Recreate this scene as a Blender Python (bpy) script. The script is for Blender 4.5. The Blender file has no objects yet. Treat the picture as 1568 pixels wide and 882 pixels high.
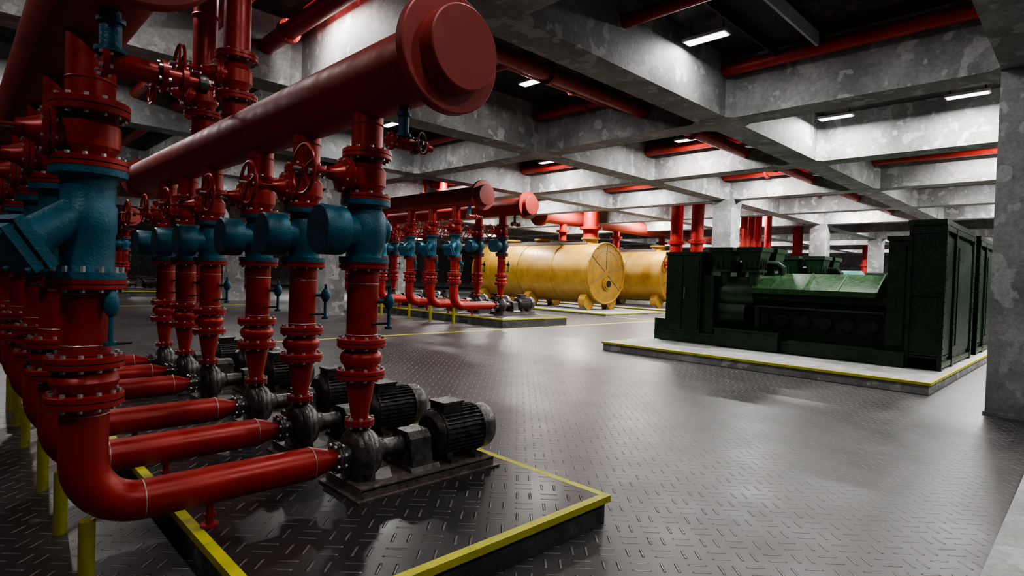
import bpy, bmesh, math, random
from mathutils import Vector, Matrix
random.seed(7)
scene = bpy.context.scene
try:
    scene.view_settings.look = 'AgX - Medium High Contrast'
except Exception as e:
    print(e)

# ------------------------------------------------------------------ materials
MATS = {}
def newmat(name):
    m = bpy.data.materials.new(name); m.use_nodes = True
    nt = m.node_tree; nt.nodes.clear()
    out = nt.nodes.new('ShaderNodeOutputMaterial')
    bs = nt.nodes.new('ShaderNodeBsdfPrincipled')
    nt.links.new(bs.outputs[0], out.inputs[0])
    MATS[name] = m
    return m, nt, bs
def noise(nt, scale, detail=4, rough=0.6, src=None):
    if src is None:
        tc = nt.nodes.new('ShaderNodeTexCoord'); src = tc.outputs['Object']
    n = nt.nodes.new('ShaderNodeTexNoise')
    n.inputs['Scale'].default_value = scale; n.inputs['Detail'].default_value = detail
    n.inputs['Roughness'].default_value = rough
    nt.links.new(src, n.inputs['Vector'])
    return n.outputs[0]
def ramp(nt, fac, stops):
    r = nt.nodes.new('ShaderNodeValToRGB')
    e = r.color_ramp.elements
    while len(e) < len(stops): e.new(0.5)
    for i, (p, c) in enumerate(stops):
        e[i].position = p; e[i].color = (c[0], c[1], c[2], 1)
    nt.links.new(fac, r.inputs[0])
    return r.outputs[0]
def bump(nt, bs, h, strength=0.2, dist=0.01):
    b = nt.nodes.new('ShaderNodeBump'); b.inputs['Strength'].default_value = strength
    b.inputs['Distance'].default_value = dist
    nt.links.new(h, b.inputs['Height']); nt.links.new(b.outputs[0], bs.inputs['Normal'])
def paint(name, c0, c1, rough=0.35, metal=0.0, nscale=6, bstr=0.0, bscale=60, lo=0.35, hi=0.7, rvar=0.12):
    m, nt, bs = newmat(name)
    n = noise(nt, nscale)
    nt.links.new(ramp(nt, n, [(lo, c0), (hi, c1)]), bs.inputs['Base Color'])
    n2 = noise(nt, nscale*3)
    nt.links.new(ramp(nt, n2, [(0.3, (rough-rvar/2,)*3), (0.7, (rough+rvar,)*3)]), bs.inputs['Roughness'])
    bs.inputs['Metallic'].default_value = metal
    if bstr: bump(nt, bs, noise(nt, bscale, 3), bstr, 0.01)
    return m
paint('red_paint', (0.31,0.017,0.012), (0.41,0.026,0.018), 0.34, 0.2, 3)
paint('red_header', (0.28,0.034,0.027), (0.35,0.045,0.036), 0.5, 0.05, 2)
paint('blue_paint', (0.012,0.095,0.150), (0.018,0.135,0.205), 0.4, 0.1, 8, 0.35, 70)
paint('black_iron', (0.040,0.037,0.035), (0.15,0.138,0.13), 0.28, 0.45, 16, 0.3, 60)
paint('rusty_base', (0.09,0.07,0.065), (0.22,0.19,0.175), 0.38, 0.4, 18, 0.3, 50)
paint('bolt_steel', (0.42,0.42,0.42), (0.55,0.55,0.55), 0.35, 0.6, 10)
paint('yellow_edge', (0.44,0.42,0.010), (0.60,0.56,0.02), 0.45, 0.0, 8)
paint('yellow_post', (0.34,0.33,0.015), (0.46,0.42,0.02), 0.3, 0.3, 8)
paint('green_paint', (0.004,0.016,0.006), (0.010,0.034,0.012), 0.36, 0.1, 5, 0.35, 16)
paint('green_half_lit', (0.006,0.026,0.009), (0.016,0.055,0.018), 0.36, 0.1, 5, 0.35, 16)  # green paint lightened so the hoppers seem to catch light; panels share it
paint('green_lit', (0.010,0.040,0.011), (0.026,0.085,0.024), 0.38, 0.1, 6, 0.35, 16)  # same green lightened again, brighter light on the cover put into its colour
paint('tank_yellow', (0.28,0.155,0.018), (0.40,0.23,0.035), 0.46, 0.2, 2)
paint('teal_paint', (0.03,0.13,0.12), (0.05,0.18,0.16), 0.5, 0.0, 3)
paint('dark_steel', (0.012,0.012,0.013), (0.03,0.03,0.032), 0.45, 0.5, 8)
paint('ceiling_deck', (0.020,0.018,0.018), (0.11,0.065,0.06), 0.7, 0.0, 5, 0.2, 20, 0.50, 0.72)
paint('white_housing', (0.4,0.4,0.4), (0.5,0.5,0.5), 0.4, 0.0, 3)

def concrete(name, a, b, c):
    m, nt, bs = newmat(name)
    g = nt.nodes.new('ShaderNodeNewGeometry').outputs['Position']
    n1 = noise(nt, 1.1, 4, 0.55, g)
    col1 = ramp(nt, n1, [(0.36, a), (0.50, b), (0.62, c)])
    n2 = noise(nt, 3.6, 4, 0.45, g)
    mask = ramp(nt, n2, [(0.57, (0,0,0)), (0.60, (1,1,1))])
    n3 = noise(nt, 16, 6, 0.75, g)
    fine = ramp(nt, n3, [(0.3, (0.55,0.55,0.55)), (0.7, (1.0,1.0,1.0))])
    mx = nt.nodes.new('ShaderNodeMix'); mx.data_type = 'RGBA'
    nt.links.new(mask, mx.inputs[0]); nt.links.new(col1, mx.inputs[6])
    mx.inputs[7].default_value = (c[0]*1.2, c[1]*1.2, c[2]*1.2, 1)
    mu = nt.nodes.new('ShaderNodeMix'); mu.data_type = 'RGBA'; mu.blend_type = 'MULTIPLY'
    mu.inputs[0].default_value = 1
    nt.links.new(mx.outputs[2], mu.inputs[6]); nt.links.new(fine, mu.inputs[7])
    nt.links.new(mu.outputs[2], bs.inputs['Base Color'])
    bs.inputs['Roughness'].default_value = 0.62
    bump(nt, bs, n3, 0.3, 0.02)
concrete('concrete', (0.23,0.23,0.23), (0.32,0.32,0.32), (0.41,0.41,0.41))
concrete('concrete_light', (0.40,0.40,0.395), (0.50,0.50,0.49), (0.56,0.56,0.55))
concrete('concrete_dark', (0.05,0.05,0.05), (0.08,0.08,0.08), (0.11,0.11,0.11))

def tread(name, base, bar, rough, metal):
    m, nt, bs = newmat(name)
    L = nt.links.new
    def M(op, a, b=None, c=None):
        n = nt.nodes.new('ShaderNodeMath'); n.operation = op
        for i, x in enumerate((a, b, c)):
            if x is None: continue
            if isinstance(x, (int, float)): n.inputs[i].default_value = x
            else: L(x, n.inputs[i])
        return n.outputs[0]
    g = nt.nodes.new('ShaderNodeNewGeometry').outputs['Position']
    mp = nt.nodes.new('ShaderNodeMapping'); L(g, mp.inputs[0])
    mp.inputs['Rotation'].default_value = (0, 0, math.radians(45))
    mp.inputs['Scale'].default_value = (1/0.175,)*3
    sp = nt.nodes.new('ShaderNodeSeparateXYZ'); L(mp.outputs[0], sp.inputs[0])
    u, v = sp.outputs[0], sp.outputs[1]
    par = M('FLOORED_MODULO', M('ADD', M('FLOOR', u), M('FLOOR', v)), 2.0)
    fu, fv = M('FRACT', u), M('FRACT', v)
    a = M('ADD', M('MULTIPLY', fu, M('SUBTRACT', 1.0, par)), M('MULTIPLY', fv, par))
    b = M('ADD', M('MULTIPLY', fv, M('SUBTRACT', 1.0, par)), M('MULTIPLY', fu, par))
    d1 = M('ABSOLUTE', M('SUBTRACT', M('FRACT', M('MULTIPLY', a, 2.0)), 0.5))
    d2 = M('ABSOLUTE', M('SUBTRACT', b, 0.5))
    def sm(x, lo, hi):
        r = nt.nodes.new('ShaderNodeMapRange'); r.interpolation_type = 'SMOOTHSTEP'
        L(x, r.inputs[0]); r.inputs[1].default_value = lo; r.inputs[2].default_value = hi
        r.inputs[3].default_value = 1; r.inputs[4].default_value = 0
        return r.outputs[0]
    h = M('MULTIPLY', sm(d1, 0.03, 0.11), sm(d2, 0.25, 0.34))
    n1 = noise(nt, 0.7, 5, 0.6, g); n2 = noise(nt, 2.2, 5, 0.6, g)
    col = ramp(nt, n1, [(0.35, tuple(x*0.8 for x in base)), (0.65, tuple(x*1.15 for x in base))])
    mx = nt.nodes.new('ShaderNodeMix'); mx.data_type = 'RGBA'
    L(M('MULTIPLY', h, 0.9), mx.inputs[0]); L(col, mx.inputs[6]); mx.inputs[7].default_value = (*bar, 1)  # paler bar colour paints in the highlight that raised bars catch
    L(mx.outputs[2], bs.inputs['Base Color'])
    L(ramp(nt, n2, [(0.3, (rough-0.04,)*3), (0.7, (rough+0.05,)*3)]), bs.inputs['Roughness'])
    bs.inputs['Metallic'].default_value = metal
    bump(nt, bs, h, 1.0, 0.009)
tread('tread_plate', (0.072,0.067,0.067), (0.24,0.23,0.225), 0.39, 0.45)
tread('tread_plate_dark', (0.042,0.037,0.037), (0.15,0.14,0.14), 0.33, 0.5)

m, nt, bs = newmat('lamp_glow')
bs.inputs['Base Color'].default_value = (0.9,0.9,0.9,1)
bs.inputs['Emission Color'].default_value = (1,0.98,0.95,1)
bs.inputs['Emission Strength'].default_value = 5

# ------------------------------------------------------------------ builder
def frame(axis):
    a = Vector(axis).normalized()
    ref = Vector((0,0,1)) if abs(a.z) < 0.9 else Vector((1,0,0))
    x = ref.cross(a).normalized(); y = a.cross(x)
    return a, x, y
class B:
    def __init__(s): s.v=[]; s.f=[]; s.m=[]; s.mats=[]
    def mi(s, name):
        if name not in s.mats: s.mats.append(name)
        return s.mats.index(name)
    def add(s, vs, fs, mat):
        o = len(s.v); k = s.mi(mat)
        s.v += [tuple(v) for v in vs]
        for f in fs: s.f.append(tuple(i+o for i in f)); s.m.append(k)
    def lathe(s, o, axis, prof, mat, seg=28, caps=True):
        a, x, y = frame(axis); o = Vector(o); vs=[]; fs=[]
        for d, r in prof:
            for i in range(seg):
                t = 2*math.pi*i/seg
                vs.append(o + a*d + (x*math.cos(t)+y*math.sin(t))*max(r,1e-4))
        for k in range(len(prof)-1):
            for i in range(seg):
                j=(i+1)%seg
                fs.append((k*seg+i, k*seg+j, (k+1)*seg+j, (k+1)*seg+i))
        if caps:
            fs.append(tuple(reversed(range(seg))))
            fs.append(tuple(range((len(prof)-1)*seg, len(prof)*seg)))
        s.add(vs, fs, mat)
    def cyl(s, p0, p1, r, mat, r1=None, seg=20):
        p0=Vector(p0); p1=Vector(p1)
        s.lathe(p0, p1-p0, [(0,r),((p1-p0).length, r if r1 is None else r1)], mat, seg)
    def box(s, c, size, mat, R=None, taper=1.0):
        c=Vector(c); vs=[]
        for z in (-.5,.5):
            k = taper if z>0 else 1
            for x,y in ((-.5,-.5),(.5,-.5),(.5,.5),(-.5,.5)):
                p=Vector((x*size[0]*k,y*size[1]*k,z*size[2]))
                if R: p = R @ p
                vs.append(c+p)
        s.add(vs, [(3,2,1,0),(4,5,6,7),(0,1,5,4),(1,2,6,5),(2,3,7,6),(3,0,4,7)], mat)
    def bx(s, x0,x1,y0,y1,z0,z1, mat):
        s.box(((x0+x1)/2,(y0+y1)/2,(z0+z1)/2),(x1-x0,y1-y0,z1-z0),mat)
    def prism(s, poly, axis, a0, a1, mat):
        def P(p, a):
            return {'x':(a,p[0],p[1]),'y':(p[0],a,p[1]),'z':(p[0],p[1],a)}[axis]
        n=len(poly)
        vs=[P(p,a0) for p in poly]+[P(p,a1) for p in poly]
        fs=[tuple(range(n)), tuple(reversed(range(n,2*n)))]+[(i,(i+1)%n,n+(i+1)%n,n+i) for i in range(n)]
        s.add(vs,fs,mat)
    def torus(s, c, axis, R, r, mat, seg=28, sub=8):
        a,x,y=frame(axis); c=Vector(c); vs=[]; fs=[]
        for i in range(seg):
            t=2*math.pi*i/seg; d=x*math.cos(t)+y*math.sin(t)
            for j in range(sub):
                q=2*math.pi*j/sub
                vs.append(c+d*(R+r*math.cos(q))+a*(r*math.sin(q)))
        for i in range(seg):
            for j in range(sub):
                i2=(i+1)%seg; j2=(j+1)%sub
                fs.append((i*sub+j,i2*sub+j,i2*sub+j2,i*sub+j2))
        s.add(vs,fs,mat)
    def sweep(s, pts, r, mat, seg=24):
        pts=[Vector(p) for p in pts]; n=len(pts); vs=[]; fs=[]
        d0=(pts[1]-pts[0]).normalized(); _,x,_2=frame(d0)
        for k in range(n):
            if k==0: d=(pts[1]-pts[0])
            elif k==n-1: d=(pts[-1]-pts[-2])
            else: d=(pts[k+1]-pts[k]).normalized()+(pts[k]-pts[k-1]).normalized()
            d.normalize()
            x=(x-d*x.dot(d)).normalized(); y=d.cross(x)
            for i in range(seg):
                t=2*math.pi*i/seg
                vs.append(pts[k]+(x*math.cos(t)+y*math.sin(t))*r)
        for k in range(n-1):
            for i in range(seg):
                j=(i+1)%seg
                fs.append((k*seg+i,k*seg+j,(k+1)*seg+j,(k+1)*seg+i))
        fs.append(tuple(reversed(range(seg)))); fs.append(tuple(range((n-1)*seg,n*seg)))
        s.add(vs,fs,mat)
    def bolts(s, o, axis, R, n, half, r=0.012, mat='bolt_steel'):
        a,x,y=frame(axis); o=Vector(o)
        for i in range(n):
            t=2*math.pi*(i+.5)/n; p=o+(x*math.cos(t)+y*math.sin(t))*R
            s.lathe(p-a*half, a, [(0,r),(2*half,r)], mat, 6)
    def flange(s, o, axis, th, r, mat, bolt=True, n=10):
        a=Vector(axis).normalized(); o=Vector(o); g=0.003
        for sg in (-1,1):
            s.lathe(o, a*sg, [(g,r*0.6),(g,r),(th/2-.004,r),(th/2,r-.006),(th/2,r*0.6)], mat, 32)
        s.lathe(o-a*g, a, [(0,r*.93),(2*g,r*.93)], 'dark_steel', 24)
        if bolt: s.bolts(o, a, r*0.86, n, th/2+0.014)
    def wheel(s, c, axis, R, mat, r=None, spokes=5):
        a,x,y=frame(axis); c=Vector(c); r=r or R*0.085
        s.torus(c,axis,R,r,mat,28,8)
        s.lathe(c-a*R*.12,a,[(0,R*.2),(R*.24,R*.2)],mat,12)
        for i in range(spokes):
            t=2*math.pi*i/spokes+.3; d=x*math.cos(t)+y*math.sin(t)
            s.cyl(c+d*R*.1, c+d*R, r*.75, mat, seg=6)
    def gate(s, c, pipe, bon, k, mat):
        c=Vector(c); p=Vector(pipe).normalized(); b=Vector(bon).normalized()
        s.lathe(c-p*k*1.1, p, [(0,k*.95),(k*.3,k*1.0),(k*.6,k*1.25),(k*1.6,k*1.25),(k*1.9,k*1.0),(k*2.2,k*.95)], mat, 24)
        s.lathe(c, b, [(0,k*.8),(k*1.35,k*.8),(k*1.36,k*1.12),(k*1.55,k*1.12)], mat, 20)
        s.lathe(c+b*k*1.6, b, [(0,k*1.12),(k*.2,k*1.12),(k*.22,k*.7),(k*.8,k*.42),(k*1.1,k*.36)], mat, 20)
        s.bolts(c+b*k*1.58, b, k*.98, 8, k*.30, k*.09)
        side=p.cross(b)
        for sg in (-1,1):
            s.cyl(c+b*k*2.4+side*sg*k*.38, c+b*k*3.5+side*sg*k*.2, k*.1, mat, seg=8)
        s.lathe(c+b*k*3.4, b, [(0,k*.34),(k*.25,k*.34)], mat, 14)
        s.cyl(c+b*k*2.2, c+b*k*4.9, k*.11, 'bolt_steel', seg=8)
        s.wheel(c+b*k*4.25, b, k*1.48, mat)
    def mesh(s, name, ang=38):
        me=bpy.data.meshes.new(name); me.from_pydata(s.v,[],s.f)
        for n in s.mats: me.materials.append(MATS[n])
        me.polygons.foreach_set('material_index', s.m)
        me.polygons.foreach_set('use_smooth',[True]*len(s.f))
        bm=bmesh.new(); bm.from_mesh(me); bmesh.ops.recalc_face_normals(bm,faces=bm.faces[:]); bm.to_mesh(me); bm.free()
        me.set_sharp_from_angle(angle=math.radians(ang)); me.update()
        return me
    def obj(s, name, loc=(0,0,0), sc=1.0, ang=38):
        return inst(s.mesh(name, ang), name, loc, sc)
def inst(me, name, loc=(0,0,0), sc=1.0, rz=0):
    o=bpy.data.objects.new(name, me); scene.collection.objects.link(o)
    o.location=loc; o.scale=(sc,sc,sc); o.rotation_euler=(0,0,rz); return o
def arc(c, r, a0, a1, e1, e2, n=10):
    c=Vector(c); e1=Vector(e1); e2=Vector(e2)
    return [c+e1*r*math.cos(a0+(a1-a0)*i/n)+e2*r*math.sin(a0+(a1-a0)*i/n) for i in range(n+1)]
Z=Vector((0,0,1)); X=Vector((1,0,0)); Y=Vector((0,1,0))
PR=0.105
SX, DX = 0.50, 2.05

# ------------------------------------------------------------------ discharge riser
def build_discharge():
    b=B(); x=DX; o=lambda z:(x,0,z)
    b.lathe(o(0),Z,[(.66,.058),(.70,.058),(.96,.102),(.985,.105)],'red_paint')
    b.flange(o(.665),Z,.045,.10,'red_paint',True,8)
    b.flange(o(1.00),Z,.06,.165,'red_paint')
    b.lathe(o(0),Z,[(1.03,.108),(1.055,.112),(1.075,.135),(1.11,.146),(1.14,.135),(1.16,.112),(1.185,.108)],'red_paint')
    b.flange(o(1.215),Z,.06,.165,'red_paint')
    b.lathe(o(0),Z,[(1.24,PR),(1.735,PR)],'red_paint')
    for z in (1.27,1.62): b.torus(o(z),Z,PR,.0025,'bolt_steel',28,6)
    b.flange(o(1.75),Z,.06,.165,'red_paint')
    b.lathe(o(0),Z,[(1.765,.168),(1.80,.168),(1.801,.12),(1.83,.115),(1.87,.135),(1.98,.15),(2.09,.135),(2.13,.112),(2.15,.12),(2.151,.168),(2.185,.168)],'blue_paint',32)
    b.lathe((x,0,1.97),-X,[(0,.12),(.17,.115),(.175,.16),(.21,.165),(.33,.165),(.345,.155),(.345,.0)],'blue_paint',36)
    b.lathe((x,0,1.99),X,[(0,.10),(.14,.10),(.155,.085),(.155,0)],'blue_paint',24)
    b.flange(o(2.205),Z,.045,.165,'red_paint')
    b.gate(o(2.34),Z,-X,.105,'red_paint')
    b.flange(o(2.50),Z,.06,.165,'red_paint')
    b.lathe(o(0),Z,[(2.52,PR),(2.80,PR)],'red_paint')
    b.torus(o(2.70),Z,PR,.006,'red_paint',28,6)
    d=(X*.75-Y*.66).normalized(); p=Vector((x,0,1.50))
    b.cyl(p+d*.09,p+d*.18,.014,'blue_paint',seg=10)
    q=p+d*.18
    b.lathe(q-Z*.05,Z,[(0,.02),(.03,.036),(.07,.036),(.10,.02)],'blue_paint',14)
    b.cyl(q-Z*.17,q+Z*.09,.012,'blue_paint',seg=8)
    b.cyl(q-Z*.17,q-Z*.19,.026,'blue_paint',seg=10)
    b.cyl(q-Z*.15-X*.13,q-Z*.15+X*.01,.008,'dark_steel',seg=8)
    return b.mesh('discharge_riser')

# ------------------------------------------------------------------ suction riser
def build_suction():
    b=B(); x=SX; o=lambda z:(x,0,z)
    b.lathe(o(0),Z,[(2.48,PR),(2.86,PR)],'red_paint')
    b.torus(o(2.60),Z,PR,.006,'red_paint',28,6)
    b.flange(o(2.465),Z,.07,.168,'red_paint',True,12)
    b.gate(o(2.325),Z,-X,.106,'red_paint')
    b.flange(o(2.19),Z,.055,.168,'red_paint',True,12)
    b.lathe(o(-.022),Z,[(1.64,.165),(1.675,.165),(1.677,.125),(1.71,.115),(1.86,.115),(1.88,.122),(2.00,.122),(2.01,.115),(2.12,.115),(2.15,.125),(2.152,.165),(2.19,.165)],'blue_paint',36)
    b.bolts(o(1.636),Z,.145,12,.045)
    d=(-X*.72-Z*.52-Y*.25).normalized(); p=Vector(o(1.97))
    b.lathe(p,d,[(0,.09),(.27,.09),(.275,.11),(.31,.11)],'blue_paint',24)
    R=d.to_track_quat('Z','Y').to_matrix()
    b.box(p+d*.33,(.26,.26,.045),'blue_paint',R)
    b.box(p+d*.385,(.235,.235,.04),'blue_paint',R)
    for sx in (-1,1):
        for sy in (-1,1):
            q=p+d*.30+R@Vector((sx*.095,sy*.095,0)); b.cyl(q,q+d*.125,.013,'blue_paint',seg=6)
    b.prism([(x-.2,1.78),(x-.1,1.78),(x-.1,1.98)],'y',-.012,.012,'blue_paint')
    b.flange(o(1.593),Z,.05,.168,'red_paint',True,12)
    b.lathe(o(0),Z,[(1.24,PR),(1.58,PR)],'red_paint')
    b.torus(o(1.545),Z,PR,.0025,'bolt_steel',28,6); b.torus(o(1.29),Z,PR,.0025,'bolt_steel',28,6)
    b.flange(o(1.205),Z,.06,.168,'red_paint',True,12)
    b.lathe(o(-.005),Z,[(1.185,.108),(1.165,.112),(1.15,.135),(1.115,.148),(1.08,.135),(1.06,.112),(1.04,.108)],'red_paint')
    b.flange(o(1.015),Z,.065,.168,'red_paint',True,12)
    zc=.44; r=.26
    pts=[Vector((x,0,1.0)),Vector((x,0,.85))]+arc((x+r,0,zc+r),r,math.pi,1.5*math.pi,X,Z,12)+[Vector((1.2,0,zc)),Vector((1.70,0,zc))]
    b.sweep(pts,PR,'red_paint',32)
    b.lathe((0,0,zc),X,[(1.70,PR),(1.71,PR),(1.84,.062),(1.87,.062)],'red_paint')
    b.flange((1.885,0,zc),X,.04,.105,'black_iron',True,8)
    b.torus((x+r,0,zc),X,PR,.0025,'bolt_steel',28,6); b.torus((1.70,0,zc),X,PR,.0025,'bolt_steel',28,6)
    b.torus((x,0,.94),Z,PR,.0025,'bolt_steel',28,6)
    d=(X*.55-Y*.83).normalized(); p=Vector(o(1.50))
    b.cyl(p+d*.09,p+d*.15,.014,'blue_paint',seg=10); q=p+d*.15
    b.lathe(q-Z*.06,Z,[(0,.018),(.03,.034),(.09,.034),(.12,.018)],'blue_paint',14)
    b.cyl(q-Z*.19,q+Z*.08,.012,'blue_paint',seg=8)
    b.cyl(q-Z*.19,q-Z*.21,.028,'blue_paint',seg=10)
    b.cyl(q-Z*.20-X*.03,q-Z*.20+X*.09,.007,'dark_steel',seg=8)
    b.lathe((x+.02,0,0),Z,[(0,.036),(.39,.036)],'yellow_post',18)
    b.lathe((1.10,0,.2),Z,[(0,.05),(.015,.05),(.016,.022),(.06,.022),(.061,.034),(.075,.034),(.076,.022),(.14,.022)],'red_paint',14)
    return b.mesh('suction_riser')

# ------------------------------------------------------------------ pump + motor
def build_pump():
    b=B(); zc=.44
    b.bx(1.94,3.10,-.25,.25,.262,.280,'rusty_base')
    for y in (-.25,.235): b.bx(1.94,3.10,y,y+.015,.215,.27,'rusty_base')
    b.bx(1.90,3.14,-.28,.28,.200,.215,'rusty_base')
    for xx in (1.94,2.35,2.75,3.085): b.bx(xx,xx+.015,-.235,.235,.21,.265,'rusty_base')
    b.prism([(1.90,.215),(1.94,.215),(1.94,.28)],'y',-.25,-.235,'rusty_base')
    b.lathe((1.96,0,zc),X,[(0,.06),(.01,.13),(.035,.17),(.075,.185),(.125,.185),(.16,.17),(.18,.155),(.18,.12)],'black_iron',36)
    b.torus((2.05,0,zc),X,.155,.045,'black_iron',36,12)
    b.lathe((1.90,0,zc),X,[(0,.065),(.10,.08)],'black_iron',24)
    b.lathe((2.05,0,0),Z,[(.52,.085),(.60,.062),(.645,.06)],'black_iron',24)
    b.lathe((2.13,0,zc),X,[(0,.15),(.02,.15),(.021,.12),(.05,.10),(.09,.075)],'black_iron',30)
    b.bolts((2.14,0,zc),X,.135,12,.018,.009,'rusty_base')
    b.box((2.05,0,.31),(.12,.26,.09),'black_iron')
    b.lathe((2.20,0,zc),X,[(0,.075),(.03,.08),(.05,.068),(.20,.068),(.22,.085),(.27,.085),(.28,.05),(.31,.05)],'black_iron',26)
    b.prism([(-.17,.28),(.17,.28),(.13,.40),(.12,.50),(.075,.545),(-.075,.545),(-.12,.50),(-.13,.40)],'x',2.40,2.58,'black_iron')
    b.prism([(-.19,.28),(.19,.28),(.17,.31),(-.17,.31)],'x',2.37,2.62,'black_iron')
    b.cyl((2.50,0,zc),(2.72,0,zc),.045,'black_iron')
    mz=.475; x0=2.64
    b.lathe((x0,0,mz),X,[(0,.05),(.0,.14),(.02,.165),(.045,.178),(.06,.165),(.42,.165),(.43,.186),(.53,.186),(.555,.17),(.565,.13),(.565,.0)],'black_iron',40)
    for i in range(34):
        t=2*math.pi*i/34
        d=Vector((0,math.cos(t),math.sin(t))); R=Matrix.Rotation(t-math.pi/2,3,'X')
        b.box(Vector((x0+.24,0,mz))+d*.176,(.355,.006,.030),'black_iron',R)
    b.torus((x0+.06,0,mz),X,.180,.008,'black_iron',36,6); b.torus((x0+.43,0,mz),X,.184,.008,'black_iron',36,6)
    for k in range(4): b.torus((x0+.566,0,mz),X,.04+.032*k,.004,'dark_steel',28,5)
    b.bx(x0+.08,x0+.26,-.085,.085,mz+.15,mz+.235,'black_iron')
    b.bx(x0+.07,x0+.27,-.095,.095,mz+.225,mz+.245,'black_iron')
    for xx in (x0+.08,x0+.32):
        for sg in (-1,1): b.box((xx+.03,sg*.15,.295),(.07,.09,.035),'black_iron')
        b.box((xx+.03,0,.315),(.05,.28,.06),'black_iron')
    return b.mesh('centrifugal_pump')

# ------------------------------------------------------------------ headers
def header_common(b,x,y0,y1,HZ,k,dy,wh=True):
    b.lathe((x,y0,HZ),Y,[(.18,.225),(y1-y0,.225)],'red_header',48)
    b.lathe((x,y0,HZ),Y,[(0,.0),(0,.228),(.008,.236),(.12,.236),(.121,.335),(.128,.342),(.185,.342),(.192,.335),(.193,.22)],'red_header',64)
    b.lathe((x,y1,HZ),Y,[(-.10,.22),(-.10,.285),(0,.285),(.03,.24),(.03,0)],'red_header',48)
    p=Vector((x,y0+dy,HZ-.2))
    b.lathe(p,-Z,[(0,.032*k),(.06,.032*k),(.061,.045*k),(.08,.045*k),(.081,.034*k),(.19,.034*k),(.191,.05*k),(.21,.05*k)],'blue_paint',16)
    q=p-Z*.25
    sh=0 if wh else .09
    b.lathe(q-X*(.10*k-sh),X,[(0,.055*k),(.02*k,.055*k),(.021*k,.035*k),(.06*k,.04*k),(.14*k,.04*k),(.18*k,.035*k),(.181*k,.055*k),(.20*k,.055*k)],'red_paint',18)
    b.lathe(q,Z,[(-.03,.03*k),(.05,.03*k)],'red_paint',14)
    for sg in (-1,1): b.bolts(q+X*(.09*k*sg+sh),X,.045*k,6,.02*k,.007*k,'bolt_steel')
    b.lathe(q+X*(.10*k+sh),X,[(0,.03*k),(.05*k,.03*k),(.051*k,.045*k),(.07*k,.045*k),(.071*k,.02*k),(.12*k,.02*k)],'red_paint',12)
    d=(X*.5-Y*.85).normalized()
    if wh:
        b.cyl(q,q+d*.14,.012,'rusty_base',seg=8); b.wheel(q+d*.13,d,.062,'rusty_base')
    else:
        b.lathe(q+X*(.21*k+sh),X,[(0,.035*k),(.03*k,.035*k)],'black_iron',12)
def build_header_s():
    b=B(); header_common(b,SX,2.46,10.1,3.03,1.25,.62,False); return b.mesh('suction_header')
def build_header_d(full):
    HZ=2.97
    b=B(); header_common(b,DX,2.52,10.1,HZ,1.0,.60)
    for y in (6.15,7.17):
        b.torus((DX,y,HZ+.245),Z,.125,.012,'red_paint')
        if not full:
            b.lathe((DX,y,0),Z,[(HZ+.1,.125),(4.1,.125)],'red_paint'); b.flange((DX,y,3.6),Z,.07,.20,'red_paint',True,12); continue
        b.lathe((DX,y,0),Z,[(HZ+.1,.125),(3.40,.125)],'red_paint')
        b.flange((DX,y,3.40),Z,.07,.20,'red_paint',True,12)
        b.gate((DX,y,3.60),Z,-X,.12,'red_paint')
        b.flange((DX,y,3.80),Z,.07,.20,'red_paint',True,12)
        pts=[Vector((DX,y,3.82)),Vector((DX,y,4.6))]+arc((DX+.4,y,5.0),.4,math.pi,math.pi/2,X,Z,10)+[Vector((DX+1.55,y,5.4))]
        b.sweep(pts,.125,'red_paint')
        b.torus((DX,y,4.5),Z,.125,.02,'red_paint')
    return b.mesh('discharge_header')

ME_D, ME_S, ME_P, ME_HS, ME_HD, ME_HD2 = build_discharge(), build_suction(), build_pump(), build_header_s(), build_header_d(True), build_header_d(False)

def plinth(name,x0,x1,y0,y1,h,top,side,tw=.06):
    b=B()
    b.bx(x0+.03,x1-.03,y0+.03,y1-.03,0,h-.012,side)
    b.bx(x0+tw,x1-tw,y0+tw,y1-tw,h-.03,h-.001,top)
    for (a0,a1,c0,c1) in ((x0,x1,y0,y0+tw),(x0,x1,y1-tw,y1),(x0,x0+tw,y0+tw,y1-tw),(x1-tw,x1,y0+tw,y1-tw)):
        b.bx(a0,a1,c0,c1,h-.045,h,'yellow_edge')
    return b.obj(name)
def group(gx,gy,s,ys):
    for y in ys:
        for me,n in ((ME_D,'discharge_riser'),(ME_S,'suction_riser'),(ME_P,'centrifugal_pump')):
            inst(me,n,(gx,gy+y*s,0),s)
    inst(ME_HS,'suction_header',(gx,gy,0),s); inst(ME_HD if s==1 else ME_HD2,'discharge_header',(gx,gy,0),s)
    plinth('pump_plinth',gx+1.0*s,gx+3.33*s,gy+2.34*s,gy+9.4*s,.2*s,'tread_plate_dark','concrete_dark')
YS=[3.56,4.5,5.44,6.8,7.7,8.6]
group(0,0,1.0,YS)
group(11.75,10.5,1.43,YS)
group(4.0,32.2,1.42,YS)

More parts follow.
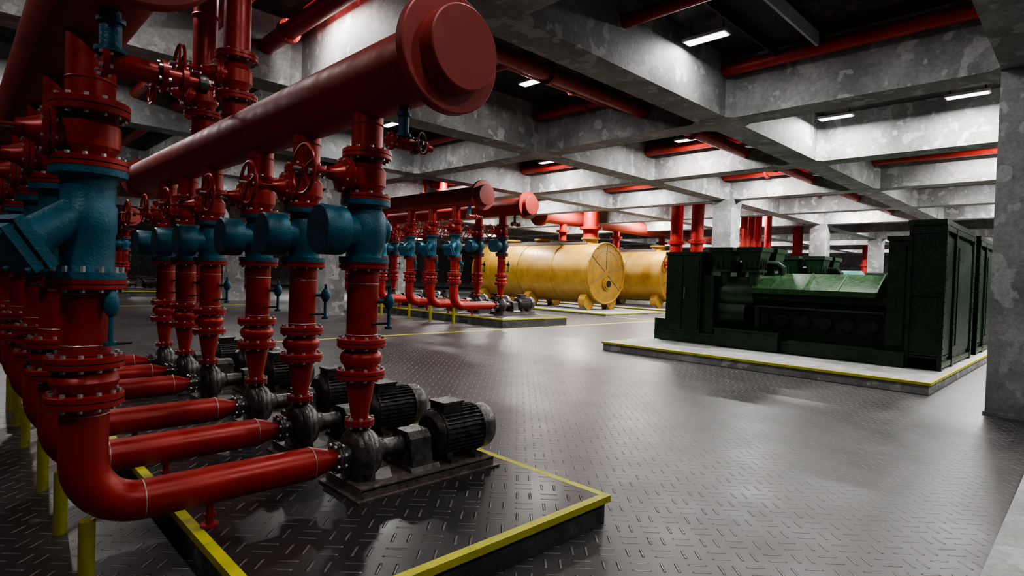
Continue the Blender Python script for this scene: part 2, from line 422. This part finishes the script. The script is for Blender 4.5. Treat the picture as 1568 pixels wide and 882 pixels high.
# ------------------------------------------------------------------ generator
def build_gen():
    b=B(); G='green_paint'; G2='green_half_lit'; x=13.35; D=3.4
    b.bx(x,x+D,2.10,8.05,.2,.42,G); b.bx(x-.03,x+D+.03,2.08,8.07,.42,.47,G)
    b.bx(x+.15,x+D-.15,7.9,8.3,.2,.75,G)
    b.bx(x-.12,x+.3,5.0,6.5,.22,.62,G); b.bx(x-.14,x+.3,4.96,6.54,.60,.65,G)
    b.bx(x-.10,x+.3,3.1,4.8,.22,.52,G); b.bx(x-.16,x+.3,2.62,3.1,.2,.50,G)
    b.bx(x,x+D-.2,6.95,7.90,.45,2.46,G); b.bx(x-.03,x+D-.17,6.92,7.93,2.40,2.48,G)
    b.bx(x-.02,x,7.0,7.40,.55,2.35,G); b.bx(x-.02,x,7.45,7.85,.55,2.35,G)
    b.cyl((x-.05,7.36,1.3),(x-.05,7.36,1.6),.012,'bolt_steel',seg=8)
    b.bx(x+.1,x+1.6,6.65,6.95,.45,1.9,G)
    b.bx(x+.1,x+D-.1,2.62,3.00,.45,2.75,G); b.bx(x+.06,x+D-.06,2.60,3.03,2.68,2.77,G)
    b.bx(x,x+D,2.12,2.62,.2,3.02,G); b.bx(x-.05,x+D+.05,2.05,2.66,2.96,3.06,G)
    for xx in (x-.04,x+1.0,x+1.1,x+D-.12,x+D-.04):
        b.bx(xx,xx+.08,2.04,2.12,.2,2.96,G)
        for k in range(12): b.cyl((xx+.04,2.03,.4+k*.22),(xx+.04,2.05,.4+k*.22),.014,G,seg=6)
    for zz in (.25,2.85): b.bx(x,x+D,2.05,2.12,zz,zz+.10,G)
    b.bx(x+.12,x+.95,2.08,2.12,.45,2.75,G2)
    b.bx(x+1.3,x+D-.25,2.07,2.12,.45,2.75,G2); b.bx(x+1.45,x+D-.4,2.05,2.12,.6,2.6,G2)
    for yy in (2.06,2.58):
        b.bx(x-.04,x,yy,yy+.06,.2,2.96,G)
        for k in range(12): b.cyl((x-.05,yy+.03,.4+k*.22),(x-.03,yy+.03,.4+k*.22),.013,G2,seg=6)
    for yy in (6.97,7.86):
        for k in range(9): b.cyl((x-.03,yy,.6+k*.21),(x+.0,yy,.6+k*.21),.013,G2,seg=6)
    for zz in (.45,1.6,2.8): b.bx(x-.03,x,2.1,2.6,zz,zz+.05,G)
    b.bx(x+.05,x+.1,2.70,2.95,.6,2.6,G)
    b.bx(x+.6,x+2.6,3.0,6.7,.47,1.35,'dark_steel')
    b.bx(x+.35,x+2.6,3.05,5.9,1.36,1.55,G)
    for k in range(6): b.cyl((x+.52,3.35+k*.45,.9),(x+.7,3.35+k*.45,.9),.14,'dark_steel',seg=16)
    b.cyl((x+.42,3.1,1.2),(x+.42,5.8,1.2),.04,G,seg=12)
    b.prism([(x+.15,1.55),(x+.15,1.62),(x+.80,2.00),(x+2.0,2.00),(x+2.6,1.62),(x+2.6,1.55)],'y',3.2,5.75,'green_lit')
    for yy in (3.18,3.9,4.6,5.3,5.73): b.prism([(x+.13,1.55),(x+.13,1.635),(x+.80,2.02),(x+.84,2.0),(x+.84,1.55)],'y',yy,yy+.03,'green_lit')
    b.bx(x+.12,x+.2,3.2,5.75,1.52,1.63,'green_lit')
    b.lathe((x+.60,5.70,1.5),Y,[(0,.22),(.05,.36),(.15,.40),(.85,.40),(.95,.35),(1.0,.2)],G2,36)
    b.lathe((x+.75,5.95,1.0),Y,[(0,.5),(.7,.5),(.75,.42)],G,36)
    b.cyl((x+.2,5.6,.47),(x+.2,5.6,1.2),.07,G,seg=12)
    for xo in (x+.35,x+1.25):
        for yo in (5.78,6.48):
            b.box((xo,yo,2.26),(.36,.34,.46),G2,None,1.55)
            b.box((xo,yo,2.54),(.64,.60,.10),G2); b.box((xo,yo,2.03),(.44,.42,.05),G2)
            b.cyl((xo,yo,1.6),(xo,yo,2.06),.12,G2)
            for sx in (-.12,0,.12): b.box((xo+sx,yo-.19,2.28),(.02,.09,.42),G2)
            for sy in (-.12,0,.12): b.box((xo-.20,yo+sy,2.28),(.09,.02,.42),G2)
    b.sweep([(x+.8,5.3,1.9),(x+.8,5.3,2.12),(x+.8,5.4,2.2),(x+.8,5.8,2.22),(x+.8,6.3,2.22)],.09,G)
    return b.mesh('diesel_generator')
ME_G=build_gen()
inst(ME_G,'diesel_generator'); inst(ME_G,'diesel_generator',(4.3,0,0)); inst(ME_G,'diesel_generator',(18.0,0,0))
plinth('generator_plinth',11.45,21.6,1.88,8.5,.2,'concrete_light','concrete')
plinth('generator_plinth',29.5,36,1.88,8.5,.2,'concrete_light','concrete')

# ------------------------------------------------------------------ tanks
def build_tank(wheel):
    b=B(); T='tank_yellow'; r=1.6; L=9.0; zc=2.05
    b.lathe((0,0,zc),Y,[(0,0),(0,r*.97),(.03,r),(.12,r),(.13,r*.97),(L-.1,r*.97),(L,r*.8),(L+.2,r*.4),(L+.25,0)],T,64)
    b.torus((0,0,zc),Y,r*.97,.05,T,64,8)
    b.torus((0,0,zc),Y,r*.72,.015,T,48,6)
    for d in (Vector((1,0,.25)),Vector((0,0,1)),Vector((-.8,0,.55)),Vector((-.9,0,-.4)),Vector((.8,0,-.6))):
        dd=d.normalized(); b.cyl(Vector((0,-.01,zc))+dd*r*.12,Vector((0,-.01,zc))+dd*r*.93,.018,'rusty_base',seg=6)
    b.lathe((0,-.0,zc-.55),-Y,[(0,.34),(.10,.34),(.10,.26),(.16,.26),(.16,0)],T,28)
    b.lathe((0,-.16,zc-.55),-Y,[(0,.17),(.05,.17),(.05,0)],'dark_steel',20)
    b.bolts((0,-.1,zc-.55),Y,.3,10,.03,.02)
    for a in (.35,1.0,2.1,2.8,3.6,5.8):
        b.box((r*.95*math.cos(a),-.03,zc+r*.95*math.sin(a)),(.14,.08,.14),T)
    for y in (.5,4.4,8.2):
        for sg in (-1,1):
            b.lathe((sg*.95,y-.2,.57),Y,[(0,0),(0,.42),(.4,.42),(.4,0)],T,28)
            b.bx(sg*.95-.35,sg*.95+.35,y-.15,y+.15,.15,.35,'rusty_base')
    for y in (2.5,5,7.4): b.torus((0,y,zc),Y,r*.975,.02,T,64,6)
    b.bx(-.5,.5,1.0,8.5,zc+r*.93,zc+r*1.02,'rusty_base')
    for y in (1.1,4.5,7): b.lathe((0,y,zc+r*.95),Z,[(0,.4),(.25,.4),(.25,.5),(.33,.5),(.33,0)],T,28)
    if wheel:
        b.wheel((-1.1,-.25,zc+.7),Y,.32,'red_paint'); b.cyl((-1.1,-.25,zc+.7),(-1.1,0,zc+.7),.04,'red_paint')
    else:
        b.lathe((0,1.1,zc+r*.95+.33),Z,[(0,.42),(5.85-zc-r*.95-.33,.42)],'red_paint',32)
        b.flange((0,1.1,4.4),Z,.14,.6,'red_paint',True,12)
    return b.mesh('horizontal_boiler_tank')
for xx,wv in ((24.3,False),(31.0,True)):
    inst(build_tank(wv),'horizontal_boiler_tank',(xx,17.9,0))
    plinth('tank_plinth',xx-2.6,xx+2.6,15.9,28.0,.15,'concrete','concrete')
b=B(); b.lathe((38.4,9.6,1.6),Y,[(0,0),(.1,.8),(.3,1.15),(3.6,1.15),(3.8,.8),(3.9,0)],'teal_paint',40)
for y in (10.2,12.4): b.bx(37.6,39.2,y,y+.3,0,.8,'teal_paint')
b.obj('water_tank')

b=B()
b.lathe((21.3,20,4.95),X,[(0,0),(0,.62),(.18,.62),(.19,.42),(24,.42),(24,.6),(24.2,.6),(24.2,0)],'red_header',40)
for x in (23.2,28,33.0,34.8,38,41):
    b.cyl((x,20,3.7 if x<25 else 2.0),(x,20,5),.2,'red_paint'); b.flange((x,20,4.2),Z,.12,.36,'red_paint',True,10)
b.obj('steam_header')
vp=[(22.1,11.75,.25,0),(22.2,12.75,.26,0),(27.1,12,.16,0),(27.9,12,.16,0),(28.7,12,.17,0),(29.9,12,.17,0),(33.2,11.7,.25,0),
    (42.2,17.5,.34,0),(48.5,12.2,.3,0),(53,17,.3,0),(8.2,28.4,.2,0),(3.4,24,.16,0)]
for x,y,r,z0 in vp:
    b=B(); b.lathe((x,y,0),Z,[(z0,r),(5.85,r)],'red_paint',24)
    for z in (1.2,3.4): b.flange((x,y,z),Z,.14,r*1.4,'red_paint',True,10)
    b.obj('vertical_pipe')

# ------------------------------------------------------------------ room shell
H=5.9; BB=4.8
XB=[-1.2,4.25,10.4,15.3,20.4,25.5,30.6,35.7,40.8,45.9,51,56.1,61.2]
YB=[-4.1,.48,5.0,9.75,15.0,20.6,26,31.2,36.4,41.6,46.8,52,57.2]
W=.6
b=B()
for x in XB: b.bx(x,x+W,-7,63,BB,H,'concrete')
for y in YB:
    edges=[-7]+[e for x in XB for e in (x,x+W)]+[66]
    for i in range(0,len(edges),2): b.bx(edges[i],edges[i+1],y,y+W,BB+.001,H,'concrete')
for x in XB:
    for y in YB:
        c=(x+W/2,y+W/2); k=.44
        b.prism([(c[0]-k,c[1]-W/2),(c[0]-W/2,c[1]-k),(c[0]+W/2,c[1]-k),(c[0]+k,c[1]-W/2),(c[0]+k,c[1]+W/2),(c[0]+W/2,c[1]+k),(c[0]-W/2,c[1]+k),(c[0]-k,c[1]+W/2)],'z',BB-.003,H-.01,'concrete')
b.obj('ceiling_beam_grid')
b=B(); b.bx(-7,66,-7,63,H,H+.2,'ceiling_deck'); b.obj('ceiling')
b=B(); b.bx(-7,66,-7,63,-.2,0,'tread_plate'); b.obj('floor')
b=B(); b.bx(66,66.3,-7,63,0,H,'concrete'); b.obj('wall_east')
b=B(); b.bx(-7,66,63,63.3,0,H,'concrete'); b.obj('wall_north')
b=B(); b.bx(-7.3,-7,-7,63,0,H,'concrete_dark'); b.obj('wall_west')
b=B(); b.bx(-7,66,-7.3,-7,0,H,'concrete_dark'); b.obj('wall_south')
for (x0,y0,w) in ((10.38,.15,.93),(20.35,9.5,.72),(30.55,9.5,.72),(40.75,9.5,.72),(10.2,20.5,.8),(10.2,31.1,.8),(20.35,31.1,.75),(51,9.6,.75),(40.75,.45,.75),(-1.2,26,.7)):
    b=B(); b.bx(x0,x0+w,y0,y0+w,0,BB,'concrete')
    if x0>11: b.box((x0+w/2,y0+w/2,BB-.15),(w,w,.3),'concrete',None,1.12)
    b.bx(x0-.02,x0+w+.02,y0-.02,y0+w+.02,0,.05,'concrete'); b.obj('concrete_column')
b=B(); b.bx(-3,10.36,-.9,.43,0,.06,'concrete_light'); b.obj('concrete_curb')
b=B(); b.bx(5.5,22.3,13.35,13.5,0,.004,'yellow_edge'); b.bx(22.15,22.3,13.5,15.6,0,.004,'yellow_edge'); b.obj('floor_safety_line')
b=B(); b.bx(4,10,27.5,27.65,0,.004,'yellow_edge'); b.obj('floor_safety_line')

def cpipe(p0,p1,r,n=3):
    b=B(); p0=Vector(p0); p1=Vector(p1); b.cyl(p0,p1,r,'red_paint',seg=24)
    for i in range(n):
        q=p0.lerp(p1,(i+.5)/n); b.flange(q,p1-p0,.08,r*1.4,'red_paint',True,8)
    b.obj('ceiling_pipe')
for x,r,ya,z in ((10.15,.12,-6.5,5.62),(15.05,.15,6,5.62),(20.1,.17,-6.5,5.62),(25.2,.18,-6.5,5.62),(30.3,.18,-6.5,5.62),(7.0,.10,-6.5,5.47)):
    cpipe((x,ya,z),(x,62,z),r,7)
cpipe((4.9,6.84,5.25),(40,6.84,5.25),.14,7)
cpipe((4.9,7.6,5.5),(10.3,7.6,5.5),.08,2)
cpipe((3.7,5.7,5.35),(3.7,50,5.35),.13,7)
cpipe((2.9,5.7,5.45),(2.9,50,5.45),.11,7)
cpipe((5.2,11.1,5.4),(50,11.1,5.4),.15,8)
b=B(); b.bx(-2,10.02,3.38,4.0,5.74,5.80,'dark_steel'); b.bx(-2,10.02,3.34,3.38,5.60,5.82,'white_housing'); b.bx(-2,10.02,4.0,4.03,5.60,5.82,'dark_steel'); b.obj('cable_tray')

# ------------------------------------------------------------------ lamps
b=B(); b.bx(-.12,.12,-.36,.36,0,.05,'white_housing'); b.bx(-.09,.09,-.33,.33,-.012,0,'lamp_glow')
for y in (-.28,.28): b.cyl((0,y,.05),(0,y,.28),.012,'dark_steel',seg=6)
ME_L=b.mesh('ceiling_lamp')
def lamp(x,y,w,z=5.6):
    inst(ME_L,'ceiling_lamp',(x,y,z))
    if w<=0: return
    l=bpy.data.lights.new('lamp_light','AREA'); l.shape='RECTANGLE'; l.size=.18; l.size_y=.66; l.energy=w; l.color=(1,.985,.96)
    o=bpy.data.objects.new('lamp_light',l); scene.collection.objects.link(o); o.location=(x,y,z-.02)
LX=[1.2,8.3,14.4,19.3,22.9,29.5,36.4,44,54]
LY=[-2,2.0,8.05,13.2,18.5,24,33,44]
for i,x in enumerate(LX):
    for j,y in enumerate(LY):
        w=130
        if x<10 and y<9: w=42
        elif x>13: w=210
        if x>18: w=320
        if x>22: w=520
        if x>22 and y>20: w=560
        lamp(x,y,w)
lamp(8.6,4.55,50); lamp(14.5,4.4,150); lamp(3.9,8.2,60)
lamp(3.7,3.0,50); lamp(-2.4,1.5,60); lamp(3.7,-2,60); lamp(-2.4,7,50)  # extra unseen fill lamps, added to brighten the foreground pipes and pumps

w=bpy.data.worlds.new('World'); scene.world=w; w.use_nodes=True
w.node_tree.nodes['Background'].inputs[0].default_value=(.5,.52,.55,1)
w.node_tree.nodes['Background'].inputs[1].default_value=.1

# ------------------------------------------------------------------ camera
F0=Vector((.6997,.7145,0)).normalized(); R0=Vector((F0.y,-F0.x,0))
p=math.asin(.0192); r=.034
fw=F0*math.cos(p)-Z*math.sin(p); up=Z*math.cos(p)+F0*math.sin(p)
cr=R0*math.cos(r)+up*math.sin(r); cu=up*math.cos(r)-R0*math.sin(r)
M=Matrix((cr,cu,-fw)).transposed().to_4x4(); M.translation=Vector((0,0,1.7))
cam=bpy.data.cameras.new('camera'); co=bpy.data.objects.new('camera',cam); scene.collection.objects.link(co)
co.matrix_world=M; cam.sensor_width=36; cam.lens=36*883/1568; cam.clip_start=.05; cam.clip_end=300
scene.camera=co
